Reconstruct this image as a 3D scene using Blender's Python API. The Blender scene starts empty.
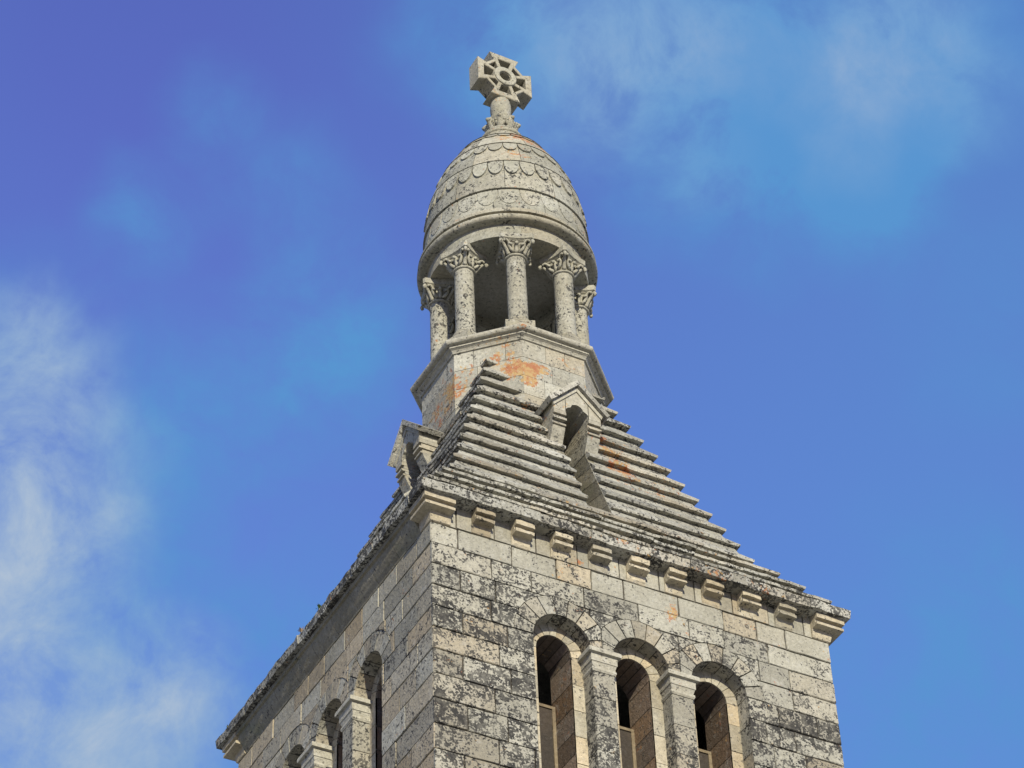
import bpy, bmesh, math, random
from mathutils import Vector, Matrix
PI = math.pi
random.seed(7)
scene = bpy.context.scene
C = scene.collection
H = 20.8                      # height of the eaves above the ground
rad = math.radians

# ------------------------------------------------------------------ camera
cam_d = bpy.data.cameras.new("camera"); cam = bpy.data.objects.new("camera", cam_d); C.objects.link(cam)
cam_d.sensor_fit = 'HORIZONTAL'; cam_d.sensor_width = 36.0
cam_d.lens = 2825.99 / 1024 * 36.0
cam_d.clip_start = 0.1; cam_d.clip_end = 20000
yaw, pitch, roll = 0.51953534, 0.73064662, -0.043423
fw = Vector((math.sin(yaw)*math.cos(pitch), math.cos(yaw)*math.cos(pitch), math.sin(pitch)))
rt = Vector((math.cos(yaw), -math.sin(yaw), 0)); up = rt.cross(fw)
r2 = rt*math.cos(roll) + up*math.sin(roll); u2 = -rt*math.sin(roll) + up*math.cos(roll)
CAMPOS = Vector((-13.21882, -23.08724, H - 19.1636))
m = Matrix((r2, u2, -fw)).transposed().to_4x4(); m.translation = CAMPOS
cam.matrix_world = m
scene.camera = cam

# ------------------------------------------------------------------ light
SUN_AZ, SUN_EL = 17.0, 21.0      # azimuth measured from -Y towards -X
sdir = Vector((-math.sin(rad(SUN_AZ))*math.cos(rad(SUN_EL)), -math.cos(rad(SUN_AZ))*math.cos(rad(SUN_EL)), math.sin(rad(SUN_EL))))
sl = bpy.data.lights.new("sun", 'SUN'); sun = bpy.data.objects.new("sun", sl); C.objects.link(sun)
sl.energy = 4.7; sl.angle = rad(0.5); sl.color = (1.0, 0.94, 0.79)
sun.location = (0, -40, 60)
sun.rotation_euler = sdir.to_track_quat('Z', 'Y').to_euler()
scene.view_settings.view_transform = 'Standard'; scene.view_settings.look = 'None'
scene.view_settings.exposure = 0.40; scene.view_settings.gamma = 1.0

def pix(px, py):                # direction of sight for the cloud positions in the sky
    return (r2*((px-512)/2825.99) - u2*((py-384)/2825.99) + fw).normalized()

W = bpy.data.worlds.new("World"); scene.world = W; W.use_nodes = True
nt = W.node_tree; N = nt.nodes; L = nt.links
for n in list(N): N.remove(n)
def wn(t, **k):
    n = N.new(t)
    for a, b in k.items(): setattr(n, a, b)
    return n
def wmath(op, a, b=None, clamp=False):
    n = wn('ShaderNodeMath', operation=op); n.use_clamp = clamp
    for i, v in enumerate((a, b)):
        if v is None: continue
        if isinstance(v, (int, float)): n.inputs[i].default_value = v
        else: L.new(v, n.inputs[i])
    return n.outputs[0]
sky = wn('ShaderNodeTexSky', sky_type='NISHITA'); sky.sun_disc = False
sky.sun_elevation = rad(SUN_EL); sky.sun_rotation = rad(180 + SUN_AZ)
sky.altitude = 100; sky.air_density = 1.0; sky.dust_density = 0.3; sky.ozone_density = 2.0
tc = wn('ShaderNodeTexCoord')
tint = wn('ShaderNodeMix', data_type='RGBA', blend_type='MULTIPLY'); tint.inputs[0].default_value = 1.0
L.new(sky.outputs[0], tint.inputs[6]); tint.inputs[7].default_value = (1.0, 1.0, 1.0, 1)
SKYTINT = tint
warp = wn('ShaderNodeTexNoise'); warp.inputs['Scale'].default_value = 9; warp.inputs['Detail'].default_value = 3
L.new(tc.outputs['Generated'], warp.inputs['Vector'])
wv = wn('ShaderNodeVectorMath', operation='MULTIPLY_ADD'); L.new(warp.outputs['Color'], wv.inputs[0]); wv.inputs[1].default_value = (.04,.04,.04); L.new(tc.outputs['Generated'], wv.inputs[2])
fb = wn('ShaderNodeTexNoise'); fb.inputs['Scale'].default_value = 27; fb.inputs['Detail'].default_value = 9; fb.inputs['Roughness'].default_value = .64; fb.inputs['Distortion'].default_value = .25
L.new(wv.outputs[0], fb.inputs['Vector'])
off = wn('ShaderNodeVectorMath', operation='ADD'); L.new(tc.outputs['Generated'], off.inputs[0])
wj = wn('ShaderNodeTexNoise'); wj.inputs['Scale'].default_value = 30; wj.inputs['Detail'].default_value = 4; L.new(tc.outputs['Generated'], wj.inputs['Vector'])
wj2 = wn('ShaderNodeVectorMath', operation='MULTIPLY_ADD'); L.new(wj.outputs['Color'], wj2.inputs[0]); wj2.inputs[1].default_value = (.03,.03,.03); wj2.inputs[2].default_value = (-.015,-.015,-.015)
L.new(wj2.outputs[0], off.inputs[1])
VEIL = [(20,330,130,.5),(145,215,90,.8),(210,110,80,.5),(290,190,120,.55),(330,330,140,.8),(250,420,190,.5),(60,480,260,.8),(120,720,260,.8),(330,640,160,.45),
        (470,30,140,.7),(560,70,150,.8),(660,60,190,.8),(780,60,190,.8),(860,130,150,.9),(930,60,150,.7),(700,190,120,.6),(880,210,110,.6),(760,240,90,.3),(980,620,190,.4),(900,740,200,.35),(990,330,150,.2)]
WHITE = [(10,400,150,.50),(50,480,150,.50),(20,580,170,.75),(110,740,160,.70),(0,720,140,.40),(180,690,100,.40),(60,340,90,.25),(30,300,60,.2),
         (835,90,95,.2),(850,150,70,.14),(840,40,80,.14),(640,60,130,.36),(590,110,100,.2),(720,40,110,.22),(560,40,120,.2),(900,40,120,.3),(960,100,90,.12),(700,170,80,.14)]
def blobs(lst):
    tot = None
    for (px, py, rp, st) in lst:
        d = wn('ShaderNodeVectorMath', operation='DISTANCE'); L.new(off.outputs[0], d.inputs[0]); d.inputs[1].default_value = pix(px, py)
        mr = wn('ShaderNodeMapRange', interpolation_type='SMOOTHSTEP'); L.new(d.outputs['Value'], mr.inputs[0])
        mr.inputs[1].default_value = 0; mr.inputs[2].default_value = rp/2826; mr.inputs[3].default_value = st; mr.inputs[4].default_value = 0
        tot = mr.outputs[0] if tot is None else wmath('ADD', tot, mr.outputs[0])
    return tot
tot = blobs(WHITE); veil = blobs(VEIL)
far = wn('ShaderNodeTexNoise'); far.inputs['Scale'].default_value = 2.2; far.inputs['Detail'].default_value = 3; L.new(tc.outputs['Generated'], far.inputs['Vector'])
# other, unseen parts of the sky carry loose cloud too
dv = wn('ShaderNodeVectorMath', operation='DISTANCE'); L.new(tc.outputs['Generated'], dv.inputs[0]); dv.inputs[1].default_value = fw
fm = wn('ShaderNodeMapRange'); L.new(dv.outputs['Value'], fm.inputs[0]); fm.inputs[1].default_value = .28; fm.inputs[2].default_value = .5
fr = wn('ShaderNodeMapRange'); L.new(far.outputs[0], fr.inputs[0]); fr.inputs[1].default_value = .48; fr.inputs[2].default_value = .7; fr.inputs[4].default_value = .8
tot = wmath('ADD', tot, wmath('MULTIPLY', fm.outputs[0], fr.outputs[0]))
nz = wn('ShaderNodeMapRange'); L.new(fb.outputs[0], nz.inputs[0]); nz.inputs[1].default_value = .34; nz.inputs[2].default_value = .68; nz.inputs[3].default_value = .18; nz.inputs[4].default_value = 1.3
dens = wmath('MULTIPLY', tot, wmath('ADD', wmath('MULTIPLY', nz.outputs[0], .95), .06), True)
dd = wn('ShaderNodeVectorMath', operation='DISTANCE'); L.new(tc.outputs['Generated'], dd.inputs[0]); dd.inputs[1].default_value = pix(130, 40)
dm_ = wn('ShaderNodeMapRange'); L.new(dd.outputs['Value'], dm_.inputs[0]); dm_.inputs[1].default_value = .03; dm_.inputs[2].default_value = .30; dm_.inputs[3].default_value = 0; dm_.inputs[4].default_value = .52
vd = wmath('ADD', dm_.outputs[0], wmath('MULTIPLY', wmath('MULTIPLY', veil, .75), wmath('ADD', wmath('MULTIPLY', nz.outputs[0], .9), .2)), True)
cv = wn('ShaderNodeMix', data_type='RGBA'); L.new(vd, cv.inputs[0]); L.new(tint.outputs[2], cv.inputs[6]); cv.inputs[7].default_value = (.50, 1.52, 3.2, 1)
cm = wn('ShaderNodeMix', data_type='RGBA'); L.new(dens, cm.inputs[0]); L.new(cv.outputs[2], cm.inputs[6]); cm.inputs[7].default_value = (2.1, 2.62, 3.35, 1)
CLOUDMIX = cm
bg = wn('ShaderNodeBackground'); bg.inputs['Strength'].default_value = 0.15; L.new(cm.outputs[2], bg.inputs['Color'])
wo = wn('ShaderNodeOutputWorld'); L.new(bg.outputs[0], wo.inputs[0])
tint.inputs[7].default_value = (0.76, 0.64, 1.23, 1)

# ------------------------------------------------------------------ materials
def stone(name, base, alt, black=0.0, black_col=(.024,.023,.021), scale=1.0, orange=(), orange_all=0.0, bump=.5, tone=.5, pale=.25, rust=(.30,.10,.035), green=0.0):
    """weathered stone: block tone from the 'blk' attribute, lichen speckle, orange lichen spots"""
    mt = bpy.data.materials.new(name); mt.use_nodes = True
    t = mt.node_tree; n = t.nodes; l = t.links
    for q in list(n): n.remove(q)
    def nd(ty, **k):
        o = n.new(ty)
        for a, b in k.items(): setattr(o, a, b)
        return o
    def noise(sc, det=5, rough=.6, dist=0, vec=None):
        o = nd('ShaderNodeTexNoise'); o.inputs['Scale'].default_value = sc*scale; o.inputs['Detail'].default_value = det
        o.inputs['Roughness'].default_value = rough; o.inputs['Distortion'].default_value = dist
        l.new(vec or co, o.inputs['Vector']); return o.outputs[0]
    def mr(v, a, b, c=0, d=1, sm=True):
        o = nd('ShaderNodeMapRange', interpolation_type='SMOOTHSTEP' if sm else 'LINEAR')
        l.new(v, o.inputs[0])
        for i, x in enumerate((a, b, c, d)):
            if isinstance(x, (int, float)): o.inputs[i+1].default_value = x
            else: l.new(x, o.inputs[i+1])
        return o.outputs[0]
    def ma(op, a, b, clamp=False):
        o = nd('ShaderNodeMath', operation=op); o.use_clamp = clamp
        for i, x in enumerate((a, b)):
            if isinstance(x, (int, float)): o.inputs[i].default_value = x
            else: l.new(x, o.inputs[i])
        return o.outputs[0]
    def mix(f, a, b, mode='MIX'):
        o = nd('ShaderNodeMix', data_type='RGBA', blend_type=mode)
        for i, x in ((0, f), (6, a), (7, b)):
            if isinstance(x, (int, float)): o.inputs[i].default_value = x
            elif isinstance(x, tuple): o.inputs[i].default_value = (*x, 1)
            else: l.new(x, o.inputs[i])
        return o.outputs[2]
    geo = nd('ShaderNodeNewGeometry'); co = geo.outputs['Position']
    at = nd('ShaderNodeAttribute', attribute_name='blk'); sep = nd('ShaderNodeSeparateColor'); l.new(at.outputs['Color'], sep.inputs[0])
    R, G, B = sep.outputs
    col = mix(mr(noise(1.3, 4), .35, .65), base, alt)
    col = mix(ma('MULTIPLY', G, .8), col, tuple(c*k for c, k in zip(base, (1.02, .78, .52))))
    gr = mr(noise(22, 6, .8), .28, .72, .62, 1.28, False)
    k1 = nd('ShaderNodeMix', data_type='RGBA', blend_type='MULTIPLY'); k1.inputs[0].default_value = 1
    l.new(col, k1.inputs[6]); cmb = nd('ShaderNodeCombineColor')
    tn = ma('MULTIPLY', gr, mr(R, 0, 1, 1-tone*.45, 1+tone*.3, False))
    for i in range(3): l.new(tn, cmb.inputs[i])
    l.new(cmb.outputs[0], k1.inputs[7]); col = k1.outputs[2]
    # pale crusty lichen
    col = mix(mr(noise(9, 6, .72), .55, .66, 0, pale), col, (.42, .415, .37))
    if green: col = mix(mr(noise(2.2, 5, .7), .5, .68, 0, green), col, (.10, .115, .05))
    # black lichen: clumps broken up by fine speckle
    if black:
        clump = noise(3.4, 3, .6, .2); mid = noise(17, 3, .6, .15); fine = noise(38, 2, .6, 0)
        v = ma('ADD', ma('ADD', ma('MULTIPLY', clump, .24), ma('MULTIPLY', mid, .36)), ma('MULTIPLY', fine, .40))
        th = mr(ma('MULTIPLY', B, black), 0, 1, .610, .488, False)
        # grey film of algae round the lichen, then the crisp black crust itself
        film = mr(v, ma('SUBTRACT', th, .06), ma('ADD', th, .01), 0, .34)
        col = mix(film, col, (.17, .163, .14))
        msk = mr(v, ma('SUBTRACT', th, .010), ma('ADD', th, .016))
        col = mix(ma('MULTIPLY', msk, mr(noise(9, 4, .7), .35, .6, .62, .95)), col, black_col)
    # small dark pits
    col = mix(mr(noise(24, 4, .7), .60, .68, 0, .72), col, (.07, .065, .055))
    if orange_all or orange:
        on = ma('ADD', ma('MULTIPLY', noise(4.5, 5, .7, .4), .5), ma('MULTIPLY', noise(21, 4, .75), .5))
        w = None
        for (x, y, z, rr, s) in orange:
            d = nd('ShaderNodeVectorMath', operation='DISTANCE'); l.new(co, d.inputs[0]); d.inputs[1].default_value = (x, y, z)
            q = mr(d.outputs['Value'], 0, rr, s, 0)
            w = q if w is None else ma('ADD', w, q)
        w = ma('ADD', w, orange_all) if w is not None else None
        th = mr(w, 0, 1, .64, .43, False) if w is not None else .64-.21*orange_all
        om = mr(on, th, ma('ADD', th, .03))
        oc = mix(mr(noise(7, 5, .7), .42, .58), (.36, .23, .085), rust)
        col = mix(ma('MULTIPLY', om, .85), col, oc)
    bs = nd('ShaderNodeBsdfPrincipled'); l.new(col, bs.inputs['Base Color']); bs.inputs['Roughness'].default_value = .92
    bs.inputs['Specular IOR Level'].default_value = .2
    bh = ma('ADD', ma('MULTIPLY', noise(14, 6, .7), .7), ma('MULTIPLY', noise(60, 3, .6), .3))
    bp = nd('ShaderNodeBump'); bp.inputs['Strength'].default_value = bump; bp.inputs['Distance'].default_value = .05; l.new(bh, bp.inputs['Height']); l.new(bp.outputs[0], bs.inputs['Normal'])
    o = nd('ShaderNodeOutputMaterial'); l.new(bs.outputs[0], o.inputs[0])
    return mt
def P(x, y, z, r, s): return (x, y, z+H, r, s)
M_wall = stone('ashlar_stone', (.325,.31,.245), (.265,.25,.192), black=1.0, tone=.55, orange_all=.10,
               orange=[P(.45,-2.5,-.5,.22,.75), P(-.7,-2.5,-.25,.2,.7), P(1.45,-2.5,-.32,.2,.35), P(-1.0,-2.5,-.5,.15,.4), P(.75,-2.5,-.75,.3,.35), P(-2.3,-2.5,-2.1,.25,.35)])
M_pale = stone('pale_dressed_stone', (.37,.34,.255), (.325,.288,.20), black=.5, tone=.6)
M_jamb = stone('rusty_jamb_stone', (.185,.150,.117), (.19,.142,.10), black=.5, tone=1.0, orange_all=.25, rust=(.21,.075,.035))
M_mortar = stone('old_mortar', (.075,.062,.046), (.05,.043,.034), tone=.2, pale=.05)
M_roof = stone('roof_stone', (.375,.365,.305), (.30,.287,.23), black=.95, tone=.7, pale=.6, orange_all=.2,
               orange=[P(.45,-1.3,2.85,.35,.75), P(.6,-1.45,2.45,.4,.75), P(.75,-1.6,2.1,.35,.4), P(-.6,-1.2,3.2,.5,.3), P(1.2,-1.6,2.2,.6,.3), P(.9,-2.72,.06,.3,.45), P(0,-2.72,.06,.3,.4), P(1.6,-2.72,.06,.3,.3), P(-.3,-2.72,.06,.25,.35)], bump=.7)
M_drum = stone('drum_stone', (.35,.338,.272), (.295,.277,.212), black=.6, tone=.45, pale=.35, orange_all=.2,
               orange=[P(-.62,-.95,3.95,.30,.75), P(-.40,-1.05,3.88,.28,.85), P(-.75,-.8,4.15,.2,.6), P(-.35,-1.06,3.72,.15,.7), P(.05,-1.06,3.65,.12,.5), P(.30,-1.06,3.78,.17,1.0), P(-.2,-1.06,4.0,.25,.45), P(.1,-1.06,4.2,.2,.3), P(-.6,-.95,4.3,.2,.5), P(.42,-1.06,3.9,.1,.5),
                       P(-1.05,-.4,3.9,.5,.6), P(-1.05,0,3.7,.5,.55), P(.42,-1.05,4.3,.15,.3), P(-.5,-1.2,4.5,.15,.5)])
M_lant = stone('lantern_stone', (.335,.325,.258), (.275,.262,.198), black=.85, tone=.4, pale=.3, orange_all=.14, green=.10,
               orange=[P(.62,-.85,6.4,.25,.6), P(-.42,-.9,6.85,.2,.45), P(-.25,-.62,8.42,.42,.75), P(.15,-.66,8.40,.42,.7), P(-.35,-.85,7.95,.35,.5), P(-.1,-.3,9.0,.3,.4), P(.7,-.8,7.0,.3,.3)])
M_plain = stone('sheltered_stone', (.33,.31,.25), (.29,.27,.21), tone=.3, pale=.1)
M_slot = stone('dark_olive_stone', (.25,.235,.175), (.20,.185,.13), black=.6, tone=.7, green=.35)  # darker olive than the walls; on the cove this tone stands for shade
M_moss = stone('green_weed', (.10,.16,.04), (.16,.18,.06), tone=.5, pale=0)
M_dry = stone('dry_grass', (.30,.22,.14), (.22,.15,.09), tone=.5, pale=0)
M_wood = stone('dark_wood', (.045,.038,.03), (.06,.048,.036), tone=.4, pale=.03)
M_rim = stone('ochre_rim', (.20,.165,.105), (.16,.13,.085), tone=.4, pale=.1)
M_ground = stone('gravel_ground', (.48,.455,.395), (.41,.39,.335), tone=.2, pale=.3)

# ------------------------------------------------------------------ mesh helpers
class MB:
    def __init__(s): s.v = []; s.f = []; s.c = []; s.sm = []
    def add(s, vs, fs, col=None, smooth=False):
        o = len(s.v); s.v += [tuple(v) for v in vs]
        col = col or (random.random(), 0, .5)
        for f in fs: s.f.append([i+o for i in f]); s.c.append(col); s.sm.append(smooth)
    def prism(s, a, b, col=None):            # two matching rings
        n = len(a); s.add(list(a)+list(b), [list(range(n)), list(range(2*n-1, n-1, -1))]+[[i, i+n, (i+1) % n+n, (i+1) % n] for i in range(n)], col)
    def box(s, x0, x1, y0, y1, z0, z1, col=None):
        s.prism([(x0,y0,z0),(x1,y0,z0),(x1,y1,z0),(x0,y1,z0)], [(x0,y0,z1),(x1,y0,z1),(x1,y1,z1),(x0,y1,z1)], col)
    def loft(s, rings, col=None, close=True, cap=(False, False), smooth=True):
        n = len(rings[0]); vs = [p for r in rings for p in r]; fs = []
        for k in range(len(rings)-1):
            for i in range(n if close else n-1):
                j = (i+1) % n; fs.append([k*n+i, k*n+j, (k+1)*n+j, (k+1)*n+i])
        if cap[0]: fs.append(list(range(n))[::-1])
        if cap[1]: fs.append([(len(rings)-1)*n+i for i in range(n)])
        s.add(vs, fs, col, smooth)
    def lathe(s, prof, n=64, cx=0, cy=0, col=None, smooth=False, jit=0):
        s.loft([[(cx+(r+random.uniform(-jit, jit))*math.cos(2*PI*i/n), cy+r*math.sin(2*PI*i/n), z) for i in range(n)] for r, z in prof], col, True, (False, False), smooth)
    def tube(s, pts, r, n=8, col=None):
        rings = []
        for i, p in enumerate(pts):
            p = Vector(p); a = Vector(pts[max(i-1, 0)]); b = Vector(pts[min(i+1, len(pts)-1)]); t = (b-a).normalized()
            x = t.orthogonal().normalized() if i == 0 else (x0 - t*x0.dot(t)).normalized()
            x0 = x; y = t.cross(x); rr = r[i] if isinstance(r, (list, tuple)) else r
            rings.append([p + (x*math.cos(2*PI*k/n)+y*math.sin(2*PI*k/n))*rr for k in range(n)])
        s.loft(rings, col, True, (True, True), True)
    def blob(s, c, r, n=10, m=7, sc=(1,1,1), col=None):
        s.loft([[(c[0]+r*sc[0]*math.sin(PI*(k+.02)/(m-.0+.04))*math.cos(2*PI*i/n), c[1]+r*sc[1]*math.sin(PI*(k+.02)/(m+.04))*math.sin(2*PI*i/n), c[2]+r*sc[2]*math.cos(PI*(k+.02)/(m+.04))) for i in range(n)] for k in range(m+1)], col)
    def build(s, name, mat, parent=None, loc=(0,0,H), rotz=0, fix=False):
        me = bpy.data.meshes.new(name); me.from_pydata(s.v, [], s.f)
        a = me.attributes.new('blk', 'FLOAT_COLOR', 'FACE'); a.data.foreach_set('color', [x for c in s.c for x in (*c, 1.0)])
        me.polygons.foreach_set('use_smooth', s.sm)
        if fix:
            bm = bmesh.new(); bm.from_mesh(me); bmesh.ops.recalc_face_normals(bm, faces=bm.faces); bm.to_mesh(me); bm.free()
        me.update()
        if mat: me.materials.append(mat)
        o = bpy.data.objects.new(name, me); C.objects.link(o)
        if parent: o.parent = parent
        o.location = loc if (parent is None or parent is tower) else (0,0,0)
        o.rotation_euler = (0, 0, rotz if (parent is None or parent is tower) else 0)
        return o
def copy_tree(o, parent=None):
    c = o.copy(); C.objects.link(c)
    if parent: c.parent = parent
    for ch in list(o.children): copy_tree(ch, c)
    return c
def area(p): return abs(sum(p[i][0]*p[(i+1) % len(p)][1]-p[(i+1) % len(p)][0]*p[i][1] for i in range(len(p))))/2
def halfplane(p, a, b, keep_left=True):     # clip convex polygon by the line a->b
    out = []; sgn = 1 if keep_left else -1
    def sd(q): return sgn*((b[0]-a[0])*(q[1]-a[1])-(b[1]-a[1])*(q[0]-a[0]))
    for i in range(len(p)):
        q, r = p[i], p[(i+1) % len(p)]; d1, d2 = sd(q), sd(r)
        if d1 >= 0: out.append(q)
        if d1*d2 < 0:
            t = d1/(d1-d2); out.append((q[0]+t*(r[0]-q[0]), q[1]+t*(r[1]-q[1])))
    return out
def subtract(p, q):                          # convex p minus convex ccw q -> convex pieces
    bx = lambda g: (min(a for a, _ in g), max(a for a, _ in g), min(b for _, b in g), max(b for _, b in g))
    A, B = bx(p), bx(q)
    if A[1] <= B[0] or A[0] >= B[1] or A[3] <= B[2] or A[2] >= B[3]: return [p]
    rem = p; out = []
    for i in range(len(q)):
        a, b = q[i], q[(i+1) % len(q)]
        o = halfplane(rem, a, b, False)
        if len(o) > 2 and area(o) > 2e-5: out.append(o)
        rem = halfplane(rem, a, b, True)
        if len(rem) < 3 or area(rem) < 1e-6: break
    return out
def frame(k, h0=0.0):                        # face k of the square tower: (u, outward h, z)
    a = -k*PI/2; ca, sa = math.cos(a), math.sin(a)
    return lambda u, h, z: (u*ca+h*sa, u*sa-h*ca, z)

def tag(o, label=None, cat=None, group=None, kind=None):
    for k, v in (('label', label), ('category', cat), ('group', group), ('kind', kind)):
        if v: o[k] = v
    return o

# ------------------------------------------------------------------ ground
g = MB(); n = 64
g.add([(3000*math.cos(2*PI*i/n), 3000*math.sin(2*PI*i/n), 0) for i in range(n)], [list(range(n))], (.5,0,0))
ground = g.build('ground', M_ground, None, (0,0,0)); tag(ground, kind='structure')

# ------------------------------------------------------------------ tower
tower = bpy.data.objects.new('bell_tower', None); C.objects.link(tower); tower.empty_display_size = 2
tag(tower, 'weathered pale stone bell tower with pyramid roof, columned lantern, scaled dome and wheel cross', 'bell tower')
A = 2.5
WC = (-.965, 0.0, .965); RO, RE, RI = .35, .575, .212; ZS, ZB = -1.365, -5.2
rows = [-.27]
for k in range(6): rows.append(rows[-1]-.2755)
while rows[-1] > -H+.3: rows.append(rows[-1]-.308)
rows.append(-H)
def half_disc(c, r, n=14, z=ZS): return [(c+r*math.cos(PI*i/n), z+r*math.sin(PI*i/n)) for i in range(n+1)]
def blk_col(z, u, shade=False):
    t = random.random()
    b = 0.0 if z > -.3 else (.34 if z > -.56 else (.72 if z > -.85 else 1.04))
    if u > 1.2 and z > -1.3: b *= .55
    b = max(0, b*random.uniform(.84, 1.08) + random.uniform(-.10, .08))
    if shade: b *= .45
    w = random.random()**4*.5 if z < -.3 else random.random()**2*.6
    if shade: w = random.random()**1.6*.8
    return (t, w, b)
for k in range(4):
    T = frame(k); mb = MB(); back = MB(); E = A if k % 2 == 0 else A-.0085
    clips = [half_disc(c, RE+.009) for c in WC] + [[(-1.318, ZB), (1.318, ZB), (1.318, ZS+.0005), (-1.318, ZS+.0005)]]
    ztop = .02
    for r in range(len(rows)):
        z1 = ztop if r == 0 else rows[r-1]; z0 = rows[r]
        u = -E; first = True
        while u < E-.001:
            w = random.uniform(.36, .70)
            if r == 0: w = random.uniform(.22, .27)
            if first: w = (random.uniform(.30, .44) if r % 2 else random.uniform(.62, .8)) if r else .3
            if E-(u+w) < .26: w = E-u
            first = False
            gl = 0 if u <= -E+1e-6 else .0075; gr_ = 0 if u+w >= E-1e-6 else .0075
            poly = [(u+gl, z0+.0075), (u+w-gr_, z0+.0075), (u+w-gr_, z1-.0075), (u+gl, z1-.0075)]
            ps = [poly]
            for cl in clips: ps = [x for p in ps for x in subtract(p, cl)]
            col = blk_col((z0+z1)/2, u if k == 0 else 0, k == 1); dj = random.uniform(-.006, .006)
            if ps == [poly] and r > 0:            # whole block: worn, slightly uneven arrises
                q = []
                for i in range(4):
                    a, b = poly[i], poly[(i+1) % 4]; m_ = 5 if i % 2 == 0 else 3
                    for t in range(m_):
                        x = a[0]+(b[0]-a[0])*t/m_; y = a[1]+(b[1]-a[1])*t/m_; jt = 0 if abs(abs(x)-E) < 1e-4 else .0035
                        q.append((x+random.uniform(-jt, jt), y+random.uniform(-.0035, .0035)))
                cx = sum(a for a, _ in q)/len(q); cz = sum(b for _, b in q)/len(q); hw = (poly[1][0]-poly[0][0])/2; hh = (poly[2][1]-poly[1][1])/2
                f = []
                for a, b in q:
                    ch = random.uniform(.002, .010); f.append((a-(a-cx)/hw*ch, b-(b-cz)/hh*ch))
                tl = random.uniform(-.012, .012)
                mb.loft([[T(a, A+dj+tl*(a-cx), b) for a, b in f], [T(a, A+dj-.008, b) for a, b in q], [T(a, A-.03, b) for a, b in q]], col, True, (True, False), False)
            else:
                for p in ps:
                    mb.prism([T(a, A+dj, b) for a, b in p], [T(a, A-.03, b) for a, b in p], col)
            u += w
    # mortar sheet behind the blocks, open at the arches
    holes = [half_disc(c, RO-.001) for c in WC] + [[(-1.314, ZB), (1.314, ZB), (1.314, ZS), (-1.314, ZS)]]
    ps = [[(-A+.022, -H), (A-.022, -H), (A-.022, .05), (-A+.022, .05)]]
    for cl in holes: ps = [x for p in ps for x in subtract(p, cl)]
    for p in ps: back.add([T(a, A-.022, b) for a, b in p], [list(range(len(p)))], (.5,0,0))
    w = mb.build('wall', M_wall, tower)
    back.build('mortar', M_mortar, w)

# windows (front side first, the rest are copies)
def arch_path(c, r, zb, n=20):
    pts = [(c-r, zb+(ZS-zb)*i/10) for i in range(10)]
    pts += [(c-r*math.cos(PI*i/n), ZS+r*math.sin(PI*i/n)) for i in range(n+1)]
    pts += [(c+r, ZS-(ZS-zb)*i/10) for i in range(1, 11)]
    return pts
T0 = frame(0)
def reveal(mb, c, r, d0, d1, zb, colf, left=True, right=True, stone_h=.31):
    """stone lined reveal of an arch, with open joints"""
    def seg(a, b, col):                      # a,b: (u,z) end points of one stone's path, list of points
        mb.loft([[T0(u, A-d0, z) for u, z in a], [T0(u, A-d1, z) for u, z in a]], col, False, smooth=False)
    g2 = .005
    nst = 7
    for i in range(nst):
        a0 = PI*i/nst+g2/r; a1 = PI*(i+1)/nst-g2/r
        seg([(c-r*math.cos(a0+(a1-a0)*t/5), ZS+r*math.sin(a0+(a1-a0)*t/5)) for t in range(6)], None, colf(i, 0))
    z = ZS; q = 0
    while z > zb:
        z2 = max(zb, z-stone_h*random.uniform(.85, 1.2))
        for s, on in ((-1, left), (1, right)):
            if on: seg([(c+s*r, z-g2), (c+s*r, z2+g2)], None, colf(q, s))
        z = z2; q += 1
ZBW = ZB+.02
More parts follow.
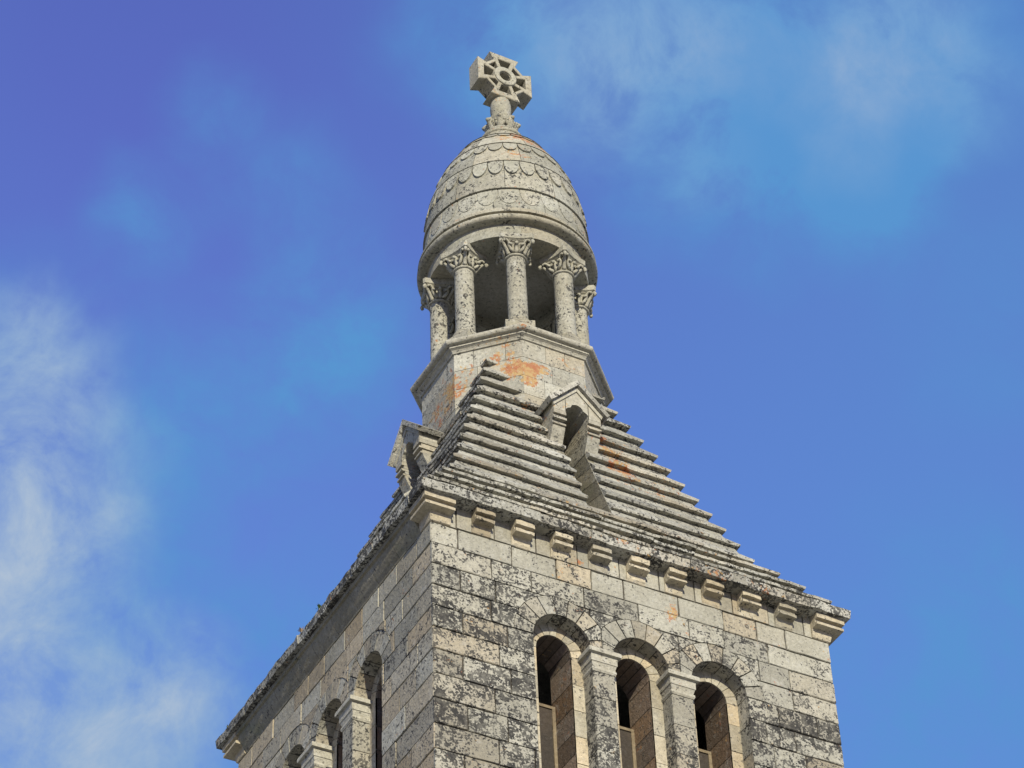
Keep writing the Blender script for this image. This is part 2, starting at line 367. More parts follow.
def make_window(c):
    inner = MB(); R = random.random
    reveal(inner, c, RI, .20, .66, ZBW, lambda i, s: (R(), R()*1.0 if s else R()*.3, R()*.5))
    w = inner.build('window', M_jamb, tower)
    bk = MB()                                # mortar behind the joints
    for r, d0, d1 in ((RI+.008, .215, .655), (RO+.008, .02, .21)):
        p = arch_path(c, r, ZBW); bk.loft([[T0(u, A-d0, z) for u, z in p], [T0(u, A-d1, z) for u, z in p]], (.4,0,0), False, smooth=False)
    p, q = arch_path(c, RI+.004, ZBW), arch_path(c, RO+.01, ZBW)
    bk.loft([[T0(u, A-.212, z) for u, z in p], [T0(u, A-.212, z) for u, z in q]], (.4,0,0), False, smooth=False)
    bk.build('joint', M_mortar, w)
    an = MB()                                # pale recessed inner arch
    g2 = .004
    for i in range(9):
        a0 = PI*i/9+g2/RI*.6; a1 = PI*(i+1)/9-g2/RI*.6
        ring = lambda r, d: [T0(c-r*math.cos(a0+(a1-a0)*t/4), A-d, ZS+r*math.sin(a0+(a1-a0)*t/4)) for t in range(5)]
        dj = random.uniform(-.003, .003)
        f = ring(RI, .2+dj)+ring(RO, .2+dj)[::-1]; b = ring(RI, .22)+ring(RO, .22)[::-1]
        an.prism(f, b, (R(), R()**2*.5, R()*.3))
    z = ZS
    for s in (-1, 1):
        z = ZS
        while z > ZBW:
            z2 = max(ZBW, z-random.uniform(.27, .36)); x0, x1 = sorted((c+s*RI, c+s*RO)); dj = random.uniform(-.003, .003)
            an.box(x0, x1, -(A-.2-dj), -(A-.22), z2+g2, z-g2, (R(), R()**2*.6, R()*.4)); z = z2
    an.build('inner_arch', M_pale, w)
    ou = MB()
    reveal(ou, c, RO, .006, .2, ZBW, lambda i, s: (R(), R()**2*.5, .3+R()*.5), left=(c < -.5), right=(c > .5))
    ou.build('outer_reveal', M_wall, w)
    vo = MB(); nv = 9
    for i in range(nv):
        a0 = PI*i/nv; a1 = PI*(i+1)/nv
        if i == 0: a0 = 0
        def pt(r, a): return (c-r*math.cos(a), ZS+r*math.sin(a))
        gi = .007
        ia, ib = a0+gi/RO, a1-gi/RO; oa, ob = a0+gi/RE, a1-gi/RE
        poly = [pt(RO, ia+(ib-ia)*t/4) for t in range(5)] + [pt(RE, ob-(ob-oa)*t/4) for t in range(5)]
        # convex halves so that clipping at the shared valley stays simple
        col = (R(), R()**2*.6, .35+R()*.5); dj = random.uniform(-.004, .002)
        for t in range(4):
            quad = [poly[t], poly[t+1], poly[8-t], poly[9-t]]
            for side in (-1, 1):
                if (side < 0 and c > -.5) or (side > 0 and c < .5):
                    m_ = c+side*(.965/2-.007)
                    quad = halfplane(quad, (m_, -9), (m_, 9), side > 0) if quad else quad
            if len(quad) > 2 and area(quad) > 1e-5:
                vo.prism([T0(a, A+dj, b) for a, b in quad], [T0(a, A-.02, b) for a, b in quad], col)
    vo.build('arch', M_wall, w)
    sh = MB(); zt = -1.765
    sh.box(c-RI, c+RI, -(A-.60), -(A-.64), ZBW, zt-.035, (.4,0,0))
    s_ = sh.build('shutter', M_wood, w)
    rm = MB(); rm.box(c-RI+.002, c+RI-.002, -(A-.585), -(A-.645), zt-.035, zt, (.5,.2,.2)); rm.box(c+RI-.04, c+RI-.002, -(A-.585), -(A-.645), ZBW, zt-.037, (.6,.2,.2))
    rm.build('shutter_frame', M_rim, w)
    return w
def make_pier(c):
    R = random.random; b = MB(); hw = .1325; z = -1.625
    while z > ZBW:
        z2 = max(ZBW, z-random.uniform(.27, .40)); dj = random.uniform(-.003, .004)
        x0, x1 = c-hw-dj, c+hw+dj; y0, y1 = -(A+dj), -(A-.205); e = .012
        zz0, zz1 = z2+.0045, z-.0045
        ring = lambda q, zc: [(x0+q, y0, zc), (x1-q, y0, zc), (x1, y0+q, zc), (x1, y1, zc), (x0, y1, zc), (x0, y0+q, zc)]
        b.prism(ring(e, zz0), ring(e, zz1), (R(), R()**3*.5, .5+R()*.55)); z = z2
    b.box(c-hw+.012, c+hw-.012, -(A-.012), -(A-.2), ZBW, -1.63, (.2,0,0))
    p = b.build('pier', M_wall, tower)
    im = MB()
    def ring(o, zz): return [(c-hw-o, -(A+o), zz), (c+hw+o, -(A+o), zz), (c+hw+o, -(A-.215), zz), (c-hw-o, -(A-.215), zz)]
    im.loft([ring(*q) for q in ((.060,ZS+.012),(.064,-1.372),(.064,-1.408),(.030,-1.412),(.026,-1.44),(.026,-1.505),(.018,-1.507),(.012,-1.530),(.002,-1.56),(.002,-1.570),(.014,-1.573),(.016,-1.60),(.004,-1.622))], (.7,.1,.25), True, (True, True), False)
    im.build('impost', M_drum, p)
    return p
protos = [make_window(c) for c in WC] + [make_pier(c) for c in (-.4825, .4825)]
for k in range(1, 4):
    for o in protos:
        q = copy_tree(o); q.rotation_euler = (0, 0, -k*PI/2)

# corbels under the eaves
def corbel_mb(w):
    prof = [(0,-.002),(.150,-.002),(.150,-.068),(.100,-.070),(.096,-.114),(.138,-.118),(.138,-.152),(.034,-.156),(.030,-.20),(.024,-.235),(.016,-.262),(0,-.268)]
    J = lambda q: random.uniform(-q, q)
    w += J(.012); n = 5; b = MB(); base = [(p+(J(.006) if p > 0 else 0), z+(J(.005) if -.26 < z < -.01 else 0)) for p, z in prof]
    b.loft([[(-w/2+w*i/n, -(A-.01)-p-(J(.004)-(.008*random.random() if i in (0, n) else 0) if p > .05 else 0), z+(J(.003) if -.26 < z < -.01 else 0)) for p, z in base] for i in range(n+1)],
           (random.random(), .4*random.random(), .35+.45*random.random()), True, (True, True), False); return b
c0 = corbel_mb(.228).build('corbel', M_pale, tower)
cc = MB()
prof = [(.147,-.002),(.147,-.068),(.100,-.070),(.096,-.114),(.135,-.118),(.135,-.152),(.034,-.156),(.030,-.20),(.024,-.235),(.016,-.262),(.004,-.268)]
def cring(p, z): return [(A+p, -(A+p), z), (A+p, -(A-.223), z), (A-.02, -(A-.223), z), (A-.02, -(A-.02), z), (A-.223, -(A-.02), z), (A-.223, -(A+p), z)]
cc.loft([cring(p, z) for p, z in prof], (.7,.2,.1), True, (True, True), False)
cc0 = cc.build('corner_corbel', M_pale, tower)
for k in range(4):
    for i in range(9 if k % 2 == 0 else 0):       # plain eaves on the two flanks
        u = -1.907+i*1.907*2/8
        o = c0 if (k == 0 and i == 0) else corbel_mb(.228).build('corbel', M_pale, tower)
        T = frame(k); x, y, _ = T(u, 0, 0); o.location = (x, y, H); o.rotation_euler = (0, 0, -k*PI/2)
    o = cc0 if k == 0 else cc0.copy()
    if o is not cc0: C.objects.link(o)
    o.rotation_euler = (0, 0, -k*PI/2)

# roof: courses of overlapping stone slabs
nose = [(2.712,.112),(2.575,.30),(2.38,.575),(2.188,.845),(1.99,1.11),(1.887,1.375),(1.783,1.645),(1.68,1.915),(1.579,2.175),(1.472,2.45),(1.365,2.72),(1.262,2.985),(1.150,3.275),(1.045,3.55),(.94,3.82),(.835,4.10),(.75,4.33)]
SLOT = .157
slabs = MB(); eave = MB()
def slab(mb, T, u0, u1, sec, e0, e1, col, jn):
    """one stone slab; sec = section points (h,z); e0/e1 = True when that end is mitred on the hip"""
    n = max(2, int((u1-u0)/.10)); rings = []
    for i in range(n+1):
        t = i/n; end = (i in (0, n)); j = 0 if (i == 0 and e0) or (i == n and e1) else random.uniform(-jn, jn)
        jz = 0 if end else random.uniform(-jn, jn)*.7
        ring = []
        for q, (h, z) in enumerate(sec):
            a = -h if e0 else u0; b = h if e1 else u1
            m_ = j if q in (0, len(sec)-1) else j*.3
            ring.append(T(a+(b-a)*t, h+m_, z+(jz if q in (0, len(sec)-1) else 0)))
        rings.append(ring)
    mb.loft(rings, col, True, (True, True), False)
for k in range(4):
    T = frame(k); R = random.random
    for i in range(len(nose)-1):
        h, z = nose[i]; h2, z2 = nose[i+1]
        if i == 0:
            sec = [(h, z), (h2-.08, z2-.075), (h2-.25, z2-.075), (A-.25, .004), (h-.012, .004)]
        else:
            ov, dz = (.078, .075) if i < 4 else (.070, .070)
            sec = [(h, z), (h2-ov, z2-dz), (h2-ov-.10, z2-dz-.01), (h-.24, z-.004), (h-.03, z-.029), (h-.008, z-.030)]
        spans = [(-h, h)] if not (5 <= i <= 11) else [(-h, -SLOT), (SLOT, h)]
        for (a, b) in spans:
            u = a
            while u < b-.001:
                w = random.uniform(.42, .95)
                if i == 0: w = random.uniform(.5, .9)
                if b-(u+w) < .32: w = b-u
                e0 = abs(u+h) < 1e-6; e1 = abs(u+w-h) < 1e-6
                dh = 0 if (e0 or e1) else random.uniform(-.010, .008); dz = 0 if (e0 or e1) else random.uniform(-.008, .008)
                s2 = [(x+dh*(1 if q in (0, len(sec)-1) else .3), y+dz) for q, (x, y) in enumerate(sec)]
                lich_shade = .85 if i == 0 else (.68 if i < 5 else .56)
                lich_shade = lich_shade+random.uniform(-.25, .2) + (.25 if k == 1 else 0)  # left side blackened beyond its lichen, painting shade into the slabs
                if k == 0 and a >= 0 and i > 4: lich_shade -= .08
                slab(eave if i == 0 else slabs, T, u+(0 if e0 else .004), u+w-(0 if e1 else .004), s2, e0, e1, (R(), R()**4*.4, max(0, lich_shade)), .011 if i == 0 else .006)
                u += w
    # closed core under the slabs, split beside the light slot
    def core(mb): pass
    hz = [(2.45,.10),(1.90,.95),(1.90,1.16),(.72,4.12),(.60,4.4)]
    for (ha, za), (hb, zb) in zip(hz[:-1], hz[1:]):
        if zb <= 1.17 or za >= 4.1:
            slabs.add([T(-ha, ha, za), T(ha, ha, za), T(hb, hb, zb), T(-hb, hb, zb)], [[0,1,2,3]], (.4,0,.5))
        else:
            for s in (-1, 1):
                slabs.add([T(s*ha, ha, za), T(s*SLOT, ha, za), T(s*SLOT, hb, zb), T(s*hb, hb, zb)], [[0,1,2,3]], (.4,0,.5))
            zq = 3.15; hq = ha+(hb-ha)*(zq-za)/(zb-za)
            slabs.add([T(-SLOT, hq, zq), T(SLOT, hq, zq), T(SLOT, hb, zb), T(-SLOT, hb, zb)], [[0,1,2,3]], (.4,0,.5))
slabs.build('roof', M_roof, tower)
es = eave.build('eave_slab', M_roof, tower)
cv0 = None
cove = [(0,-.003),(.150,-.003),(.148,-.055),(.120,-.062),(.112,-.10),(.09,-.15),(.055,-.205),(.02,-.25),(.012,-.268),(0,-.268)]
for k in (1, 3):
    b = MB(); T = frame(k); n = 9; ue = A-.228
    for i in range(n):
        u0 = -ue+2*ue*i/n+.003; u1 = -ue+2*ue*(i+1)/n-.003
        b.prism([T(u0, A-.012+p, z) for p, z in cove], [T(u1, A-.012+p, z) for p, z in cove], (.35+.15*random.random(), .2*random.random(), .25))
    b.build('cove', M_slot, tower)  # dark stone tone puts the under-eave shade into the cove's colour
sf = MB(); sf.add([(-2.62,-2.62,.012),(2.62,-2.62,.012),(2.62,2.62,.012),(-2.62,2.62,.012)], [[0,1,2,3]], (.4,0,.3)); sf.build('soffit', M_plain, tower)

# dormers: gabled light slots in the roof slopes
def make_dormer():
    R = random.random; yd = -1.505
    def arc(cx, cz, r, a0, a1, n=9): return [(cx+r*math.cos(rad(a0+(a1-a0)*i/n)), cz+r*math.sin(rad(a0+(a1-a0)*i/n))) for i in range(n+1)]
    right = [(.152, 2.90)] + arc(.078, 2.967, .082, -25, 75) + arc(0, 3.032, .088, 15, 90)
    inner = right + [(-x, z) for x, z in right[::-1]][1:]
    b = MB()
    # front wall as strips between the opening and the outline, extruded back into the roof
    def outline(x, z):                        # straight up from an inner point to the gable line
        return (x, 3.390-abs(x)*1.0)
    top = [outline(*p) for p in inner]
    top[0] = (.152, 3.238); top[-1] = (-.152, 3.238)
    front = []
    for y, dep in ((yd, 0), ):
        pass
    yb = -.85
    for i in range(len(inner)-1):
        a, c_, d, e = inner[i], inner[i+1], top[i+1], top[i]
        if abs(a[0]-c_[0]) < 1e-4 and abs(a[0]-.152) < 1e-3: pass
        b.add([(a[0], yd, a[1]), (c_[0], yd, c_[1]), (d[0], yd, d[1]), (e[0], yd, e[1])], [[0,1,2,3]], (.6,.1,.4))
        b.add([(a[0], yd, a[1]), (c_[0], yd, c_[1]), (c_[0], yb, c_[1]), (a[0], yb, a[1])], [[0,1,2,3]], (.4,.1,.2))
    for s in (-1, 1):
        x0, x1 = sorted((s*.152, s*.320)); zt = [2.96+.075, 2.965, 2.80, 2.63, 2.2]
        # jamb stones with two projecting mouldings
        z = 3.02
        hts = [(2.957, 2.90, .0), (2.895, 2.85, -.032), (2.845, 2.815, .004), (2.81, 2.775, -.045), (2.77, 2.745, -.018)]
        for (za, zb, o) in hts:
            b.box(x0, x1+(o*.4 if s > 0 else 0), yd-o, yb, zb, za, (R(), .3*R(), .3+.4*R()))
        # console carrying the jamb out from the slope
        cs = [(yd+.040, 2.742), (yd+.052, 2.70), (yd+.075, 2.65), (yd+.105, 2.59), (yd+.13, 2.52), (yb, 2.52), (yb, 2.742)]
        b.prism([(x0, y, z_) for y, z_ in cs], [(x1, y, z_) for y, z_ in cs], (R(), .2*R(), .3+.4*R()))
        # solid above the jamb up to the gable line
        P_ = [(s*.152, 2.96), (s*.320, 2.96), (s*.320, 3.07), (s*.152, 3.238)]
        b.prism([(x, yd, zz) for x, zz in P_], [(x, yb, zz) for x, zz in P_], (.6,.15,.4))
        # raised rake moulding on the gable face
        Q = [(s*.001, 3.325), (s*.325, 3.001), (s*.342, 3.05), (s*.001, 3.389)]
        b.prism([(x, yd-.018, zz) for x, zz in Q], [(x, yd+.01, zz) for x, zz in Q], (.7,.05,.05))
    d = b.build('dormer', M_drum, tower)
    rf = MB(); sl_ = 1.0
    for s in (-1, 1):
        zc = 3.397
        q = [(s*.001, zc), (s*.375, zc-.375*sl_), (s*.375+s*.045, zc-.375*sl_+.040), (s*.001, zc+.085)]
        ys = [-1.575, -1.40, -1.385, -1.15, -1.14, -.80]
        for ya, yb2 in ((-1.570, -1.345), (-1.339, -1.10), (-1.094, -.82)):
            rf.prism([(x, ya, zz) for x, zz in q], [(x, yb2, zz) for x, zz in q], (R(), .1, .35+.3*R()))
    rf.build('gable_roof', M_roof, d)
    # light slot running down the slope under the opening
    st = MB()
    def hs(z): return 1.99-(z-1.11)*.385-.085
    for s in (-1, 1):
        z = 1.155; n = 8; x = s*SLOT
        edges = [1.155, 1.42, 1.68, 1.95, 2.22, 2.50, 2.78, 3.02]
        for za, zb in zip(edges[:-1], edges[1:]):
            a, c_ = za+.004, zb-.004; tilt = .20
            ring = lambda xx: [(xx, -hs(a), a), (xx, -hs(a)+.80, a+tilt), (xx, -hs(c_)+.80, c_+tilt), (xx, -hs(c_), c_)]
            st.prism(ring(x), ring(x+s*.09), (R(), R()*.25, .2+.5*R()))
        st.add([(x+s*.012, -hs(1.155), 1.14), (x+s*.012, -hs(1.155)+.85, 1.3), (x+s*.012, -.6, 3.3), (x+s*.012, -hs(3.05), 3.05)], [[0,1,2,3]], (.1,0,.5))
    st.add([(-.16, -1.15, 1.15), (.16, -1.15, 1.15), (.16, -.55, 3.3), (-.16, -.55, 3.3)], [[0,1,2,3]], (.2,.0,.9))
    st.add([(-.16, -1.95, 1.15), (.16, -1.95, 1.15), (.16, -1.15, 1.16), (-.16, -1.15, 1.16)], [[0,1,2,3]], (.2,.0,.9))
    st.build('light_slot', M_slot, d)
    return d
dm = make_dormer()
for k in range(1, 4):
    q = copy_tree(dm); q.rotation_euler = (0, 0, -k*PI/2)

# octagonal drum
DX = -.015                                     # the lantern sits a touch off centre
RD = 1.143; RC = 1.292
drum = MB(); core = MB()
octv = lambda r, i, z: (DX+r*math.cos(PI/8+i*PI/4), r*math.sin(PI/8+i*PI/4), z)
zr = [4.40, 4.10, 3.80, 3.50, 3.27]
for i in range(8):
    a = Vector(octv(RD, i, 0)); b = Vector(octv(RD, i+1, 0)); e = (b-a); Lw = e.length; e.normalize(); nrm = Vector((e.y, -e.x, 0))
    if nrm.dot(a) < 0: nrm = -nrm
    for q in range(len(zr)-1):
        u = 0; cuts = [0, random.uniform(.28, .6), Lw] if q % 2 else [0, random.uniform(.2, .35), random.uniform(.5, .68), Lw]
        for c1, c2 in zip(cuts[:-1], cuts[1:]):
            dj = random.uniform(-.002, .0015); p0 = c1+(.003 if c1 > 0 else 0); p1 = c2-(.003 if c2 < Lw else 0)
            f = [a+e*p0+nrm*dj, a+e*p1+nrm*dj]
            fr_ = [(f[0].x, f[0].y, zr[q+1]+.003), (f[1].x, f[1].y, zr[q+1]+.003), (f[1].x, f[1].y, zr[q]-.003), (f[0].x, f[0].y, zr[q]-.003)]
            bk_ = [(x-nrm.x*.02, y-nrm.y*.02, z) for x, y, z in fr_]
            drum.prism(fr_, bk_, (random.random(), random.random()**3*.4, .15+.3*random.random() + (.3 if nrm.x < -.9 else 0)))
core.loft([[octv(RD-.012, i, 3.27) for i in range(8)], [octv(RD-.012, i, 4.40) for i in range(8)]], (.5,0,.3), True, (False, True), False)
do = drum.build('drum', M_drum, tower); core.build('joint', M_mortar, do)
dc = MB()
cp = [(RD-.02,4.375),(RD+.022,4.378),(RD+.03,4.395),(RD+.045,4.415),(RD+.075,4.43),(RD+.082,4.432),(RD+.082,4.452),(RD+.070,4.456)]
tor = [(RC-.040+.040*math.cos(t), 4.505+.042*math.sin(t)) for t in [-PI*.45+PI*i/9*.9 for i in range(10)]]
cp += [(RD+.085,4.462)] + tor + [(RC-.16,4.56),(.2,4.57)]
dc.loft([[octv(r, i, z) for i in range(8)] for r, z in cp], (.6,.1,.3), True, (False, True), False)
dc.build('drum_cornice', M_drum, do)

# lantern columns
CR, SR = .90, .127
def make_column():
    R = random.random; s_ = MB()
    s_.lathe([(SR*1.03,4.87),(SR*1.0,4.93),(SR*.995,5.3),(SR*.975,5.9),(SR*.975,5.945)], 40, smooth=True, col=(.5,.1,.62), jit=.0015)
    col = s_.build('column', M_lant, tower)
    b = MB()
    b.box(-.185,.185,-.185,.185,4.55,4.765,(.5,.2,.3))
    tr = lambda r0, zc, rr, n=8: [(r0+rr*math.cos(-PI/2+PI*i/n), zc+rr*math.sin(-PI/2+PI*i/n)) for i in range(n+1)]
    b.lathe([(.10,4.766)]+tr(.150,4.796,.030)+[(.142,4.828)]+tr(.137,4.850,.019)+[(SR,4.88)], 40, smooth=True, col=(.5,.2,.4))
    b.build('base', M_lant, col)
    c = MB()
    c.lathe([(SR,5.935)]+tr(.132,5.955,.017)+[(.126,5.975)], 40, smooth=True, col=(.6,.1,.1))
    n = 64; rings = []
    for k in range(13):
        t = k/12; z = 5.97+.215*t; ring = []
        for i in range(n):
            a = 2*PI*i/n; cs, sn = abs(math.cos(a)), abs(math.sin(a))
            p = 2+6*t; hw = .122+.055*t**1.6
            sq = hw/((cs**p+sn**p)**(1/p))
            sq *= 1-.10*t*(math.cos(4*a)*.5+.5)              # concave sides
            ring.append((sq*math.cos(a), sq*math.sin(a), z))
        rings.append(ring)
    c.loft(rings, (.5,.1,.2), smooth=True)
    for q in range(4):
        ca, sa = math.cos(q*PI/2), math.sin(q*PI/2)
        rot = lambda x, y, z: (x*ca-y*sa, x*sa+y*ca, z)
        # corner leaf curling over into a crocket
        pts = []
        for i in range(8):
            t = i/7; rr = .135+.130*t**1.3; pts.append((rr*.7071, rr*.7071, 5.975+.160*t))
        pts += [(.203,.203,6.138),(.210,.210,6.118),(.205,.205,6.098),(.194,.194,6.092)]
        c.tube([rot(*p) for p in pts], [.030,.028,.026,.024,.022,.02,.021,.023,.024,.024,.022,.016], 8, (.7,.1,.1))
        for sd in (-1, 1):   # side lobes and tendrils
            c.tube([rot(x, sd*y, z) for x, y, z in ((.137,.03,5.985),(.150,.075,6.03),(.162,.10,6.075),(.185,.098,6.095),(.192,.075,6.085),(.184,.06,6.07))], [.022,.022,.02,.019,.017,.012], 7, (.7,.1,.1))
            c.tube([rot(x, sd*y, z) for x, y, z in ((.155,.06,6.08),(.175,.10,6.12),(.195,.13,6.15),(.205,.155,6.14),(.20,.165,6.12))], [.016,.018,.018,.018,.013], 7, (.7,.1,.1))
        c.tube([rot(x, y, z) for x, y, z in ((.132,0,5.98),(.138,0,6.03),(.150,0,6.08),(.175,0,6.115),(.19,0,6.105),(.188,0,6.085))], [.026,.028,.026,.028,.026,.018], 8, (.7,.1,.1))
    ab = MB()
    def aring(hw, z, cut=.03):
        o = []
        for q in range(4):
            ca, sa = math.cos(q*PI/2), math.sin(q*PI/2)
            for x, y in ((hw, -hw+cut), (hw-.018, -hw*.4), (hw-.022, 0), (hw-.018, hw*.4), (hw, hw-cut)): o.append((x*ca-y*sa, x*sa+y*ca, z))
        return o
    ab.loft([aring(.185,6.150), aring(.205,6.168), aring(.224,6.178), aring(.226,6.258)], (.6,.1,.2), True, (True, True), False)
    co_ = c.build('capital', M_lant, col); ab.build('abacus', M_lant, col)
    return col
c_first = make_column()
for i in range(8):
    o = c_first if i == 0 else copy_tree(c_first)
    a = PI/8+i*PI/4
    o.location = (DX+CR*math.cos(a), CR*math.sin(a), H); o.rotation_euler = (0, 0, a)
# ring beam, cornice and ceiling
ar = MB()
n_seg = 16
def ring_seg(mb, prof, a0, a1, col, n=6, closed=False):
    mb.loft([[(DX+r*math.cos(a0+(a1-a0)*i/n), r*math.sin(a0+(a1-a0)*i/n), z) for i in range(n+1)] for r, z in prof], col, False, smooth=False)
for i in range(12):
    a0 = 2*PI*i/12+.2; a1 = a0+2*PI/12
    ring_seg(ar, [(.72,6.45),(.72,6.262),(1.052,6.262),(1.052,6.49)], a0+.003, a1-.003, (random.random(), random.random()**2*.3, .15+.3*random.random()))
ar.lathe([(.725,6.44),(.725,6.27),(1.046,6.27),(1.046,6.49)], 72, DX, 0, (.3,0,.4))
arch_o = ar.build('architrave', M_lant, tower)
cl_ = MB(); cl_.lathe([(.75,6.44),(.01,6.50)], 48, DX, 0, (.4,0,.4)); cl_.build('ceiling', M_plain, arch_o)
cn = MB()
cprof = [(1.03,6.462),(1.03,6.476),(1.095,6.480)] + [(1.135+.048*math.cos(t), 6.522+.046*math.sin(t)) for t in [-PI*.62+PI*i/12*1.1 for i in range(13)]] + [(1.125,6.572),(1.125,6.596),(1.172,6.598),(1.174,6.628),(1.115,6.634),(1.115,6.655),(1.140,6.658),(1.138,6.690),(1.06,6.715)]
for i in range(10):
    a0 = 2*PI*i/10+.45; a1 = a0+2*PI/10
    ring_seg(cn, cprof, a0+.002, a1-.002, (random.random(), random.random()**2*.3, .25+.3*random.random()), 10)
cn.lathe([(r-.008, z) for r, z in cprof], 72, DX, 0, (.2,0,.4))
cn.build('cornice', M_lant, arch_o)

# dome with scale courses
KZ = [6.68,6.95,7.25,7.55,7.85,8.10,8.35,8.56,8.73,8.87,8.95]
KR = [1.062,1.068,1.055,1.020,.955,.870,.760,.645,.525,.385,.30]
def dr(z):
    z = max(KZ[0], min(KZ[-1], z))
    for i in range(len(KZ)-1):
        if z <= KZ[i+1]:
            # Catmull-Rom through the profile
            p0 = KR[max(i-1,0)]; p1 = KR[i]; p2 = KR[i+1]; p3 = KR[min(i+2,len(KR)-1)]
            t = (z-KZ[i])/(KZ[i+1]-KZ[i])
            return .5*((2*p1)+(-p0+p2)*t+(2*p0-5*p1+4*p2-p3)*t*t+(-p0+3*p1-3*p2+p3)*t**3)
dome = MB()
lines = [6.70, 7.098, 7.685, 8.20, 8.62, 8.94]     # bed joints between courses
for j in range(len(lines)-1):
    za, zb = lines[j], lines[j+1]; lip = .034
    nst = max(6, int(2*PI*dr(za)/.62)); ph = random.random()
    for i in range(nst):
        a0 = 2*PI*(i+ph)/nst+.003/dr(za); a1 = 2*PI*(i+1+ph)/nst-.003/dr(za)
        pr = [(dr(za)-.03, za+.004), (dr(za)+lip, za+.004)] + [(dr(za+(zb-za)*t/6)+lip*(1-t/6)**1.0, za+(zb-za)*t/6-(.003 if t == 6 else 0)) for t in range(1, 7)]
        ring_seg(dome, pr, a0, a1, (random.random(), random.random()**3*.4, .2+.45*random.random()), 6)
    if j in (0, 1, 2, 3):                            # scales hanging below the joint above
        ns = [24, 31, 28, 24][j]; zt = zb-.010; hgt = (.28, .285, .22, .09)[j]; tk = (.007, .026, .022, .018)[j]
        for i in range(ns):
            ac = 2*PI*(i+.25)/ns; pts = []
            hwid = PI/ns*.95
            outl = [(-1, 0), (-1,-.16)] + [(-math.cos(PI*t/10), -.16-.84*math.sin(PI*t/10)) for t in range(1, 10)] + [(1,-.16), (1, 0)]
            fr_, bk_ = [], []
            for x, y in outl:
                z = zt+y*hgt; a = ac+x*hwid; r_ = dr(z)+lip*max(0, 1-(z-za)/(zb-za))+tk; fr_.append((DX+r_*math.cos(a), r_*math.sin(a), z)); bk_.append((DX+(r_-.04)*math.cos(a), (r_-.04)*math.sin(a), z))
            # fan of quads from the top edge so the scale follows the curve
            m_ = len(outl); cen = []
            for x, y in outl:
                a = ac+x*hwid; r_ = dr(zt)+tk+lip*.1; cen.append((DX+r_*math.cos(a), r_*math.sin(a), zt))
            col = (.3+.5*random.random(), random.random()**3*.2, .3+.4*random.random())
            dome.loft([cen, fr_, bk_], col, False, smooth=False)
dome.lathe([(dr(6.7+(8.95-6.7)*t/40)-.012, 6.7+(8.95-6.7)*t/40) for t in range(41)], 72, DX, 0, (.1,0,.8))
dome_o = dome.build('dome', M_lant, tower)
fin = MB()
tr = lambda r0, zc, rr, n=8: [(r0+rr*math.cos(-PI/2+PI*i/n), zc+rr*math.sin(-PI/2+PI*i/n)) for i in range(n+1)]
fin.lathe([(.30,8.90),(.305,8.98),(.27,8.99),(.295,9.03)]+tr(.272,9.07,.034)+[(.255,9.11),(.255,9.125)]+tr(.235,9.155,.028)+[(.20,9.19),(.155,9.26),(.135,9.36),(.14,9.46),(.165,9.52)]+
          [(.16,9.54),(.128,9.55),(.128,9.57),(.140,9.64),(.146,9.72),(.143,9.80),(.135,9.86),(.128,9.95)], 40, DX, -.015, (.6,.1,.4), True)
for i in range(8):
    a = 2*PI*i/8+.2; ca, sa = math.cos(a), math.sin(a)
    f = lambda r, z, s=0: (DX+r*ca-s*sa, -.015+r*sa+s*ca, z)
    fin.tube([f(.15,9.2), f(.165,9.28), f(.19,9.37), f(.225,9.42), f(.238,9.40), f(.232,9.37)], [.05,.055,.05,.045,.036,.02], 8, (.5,.1,.4))
    for s in (-1, 1):
        fin.tube([f(.16,9.27,s*.03), f(.185,9.34,s*.055), f(.205,9.36,s*.06), f(.205,9.335,s*.055)], [.03,.03,.025,.015], 7, (.5,.1,.4))
fin.build('finial', M_lant, dome_o)

# wheel cross
def poly_spline(cu, pts):
    s = cu.splines.new('POLY'); s.points.add(len(pts)-1)
    for p, (x, y) in zip(s.points, pts): p.co = (x, y, 0, 1)
    s.use_cyclic_u = True
cu = bpy.data.curves.new('cross', 'CURVE'); cu.dimensions = '2D'; cu.fill_mode = 'BOTH'
def rotp(p, q): 
    a = q*PI/2; return (p[0]*math.cos(a)-p[1]*math.sin(a), p[0]*math.sin(a)+p[1]*math.cos(a))
outl = []
for q in range(4): outl += [rotp(p, q) for p in ((.285,-.165),(.418,-.222),(.418,.222),(.285,.165))]
poly_spline(cu, outl)
poly_spline(cu, [(.092*math.cos(2*PI*i/28), .092*math.sin(2*PI*i/28)) for i in range(28)])
for q in range(4):
    poly_spline(cu, [rotp(p, q) for p in ((.172,-.060),(.332,-.108),(.332,.108),(.172,.060))])
    poly_spline(cu, [rotp(p, q) for p in ((.148,.100),(.258,.138),(.138,.258),(.100,.148))])
cu.extrude = .128; cu.bevel_depth = .008; cu.bevel_resolution = 0; cu.offset = -.004
tmp = bpy.data.objects.new('cross_curve', cu); C.objects.link(tmp)
bpy.context.view_layer.update()
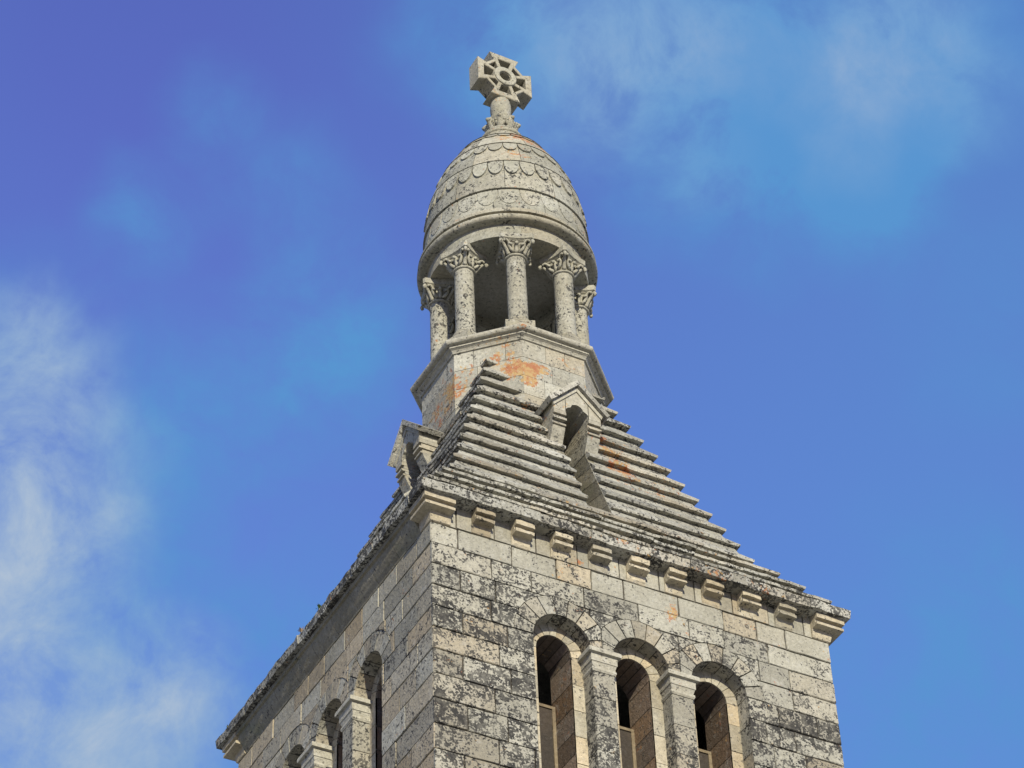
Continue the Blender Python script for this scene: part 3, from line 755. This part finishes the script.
me = bpy.data.meshes.new_from_object(tmp.evaluated_get(bpy.context.evaluated_depsgraph_get()))
bpy.data.objects.remove(tmp); bpy.data.curves.remove(cu)
me.transform(Matrix.Rotation(PI/2, 4, 'X'))
at = me.attributes.new('blk', 'FLOAT_COLOR', 'FACE'); at.data.foreach_set('color', [x for _ in me.polygons for x in (.6,.25,.35,1)])
for p_ in me.polygons: p_.use_smooth = False
me.materials.clear(); me.materials.append(M_lant); me.name = 'cross'
cross = bpy.data.objects.new('cross', me); C.objects.link(cross); cross.parent = tower; cross.location = (0, -.02, H+10.305)
hub = MB()
prof = [(.160,.158),(.105,.158),(.094,.150),(.0935,.0),(.094,-.150),(.105,-.158),(.160,-.158),(.172,-.150),(.172,-.1),(.172,.150),(.160,.158)]
hub.loft([[(r*math.cos(2*PI*i/32), y, r*math.sin(2*PI*i/32)) for i in range(32)] for r, y in prof], (.7,.1,.2), True, smooth=False)
hb = hub.build('hub', M_lant, cross)

# ------------------------------------------------------------------ weeds on the eave
def weed(x, y, z, mat, nlf, ln, label):
    b = MB()
    for i in range(nlf):
        a = random.uniform(0, 2*PI); el = random.uniform(.5, 1.4); l_ = ln*random.uniform(.5, 1)
        d = Vector((math.cos(a)*math.cos(el), math.sin(a)*math.cos(el), math.sin(el))); s_ = Vector((-math.sin(a), math.cos(a), 0))*ln*.07
        p1 = d*l_*.55; p2 = d*l_+Vector((0, 0, -l_*.18))
        b.add([s_*-.5, s_*.5, p1+s_, p1-s_, p2], [[0,1,2,3],[3,2,4]], (random.random(), random.random()*.3, 0))
    o = b.build('weed', mat, None, (x, y, z+H)); tag(o, label, 'weed', 'weeds rooted on the eave'); return o
weed(-2.68, -.10, .14, M_moss, 30, .10, 'tiny green weed growing on the shaded left eave nearest the roof corner')
weed(-2.69, .35, .12, M_dry, 26, .10, 'dry brownish grass tuft sprouting from the middle of the left eave')
weed(-2.69, 2.40, .10, M_moss, 22, .07, 'small mossy green tuft at the far lower end of the left eave')
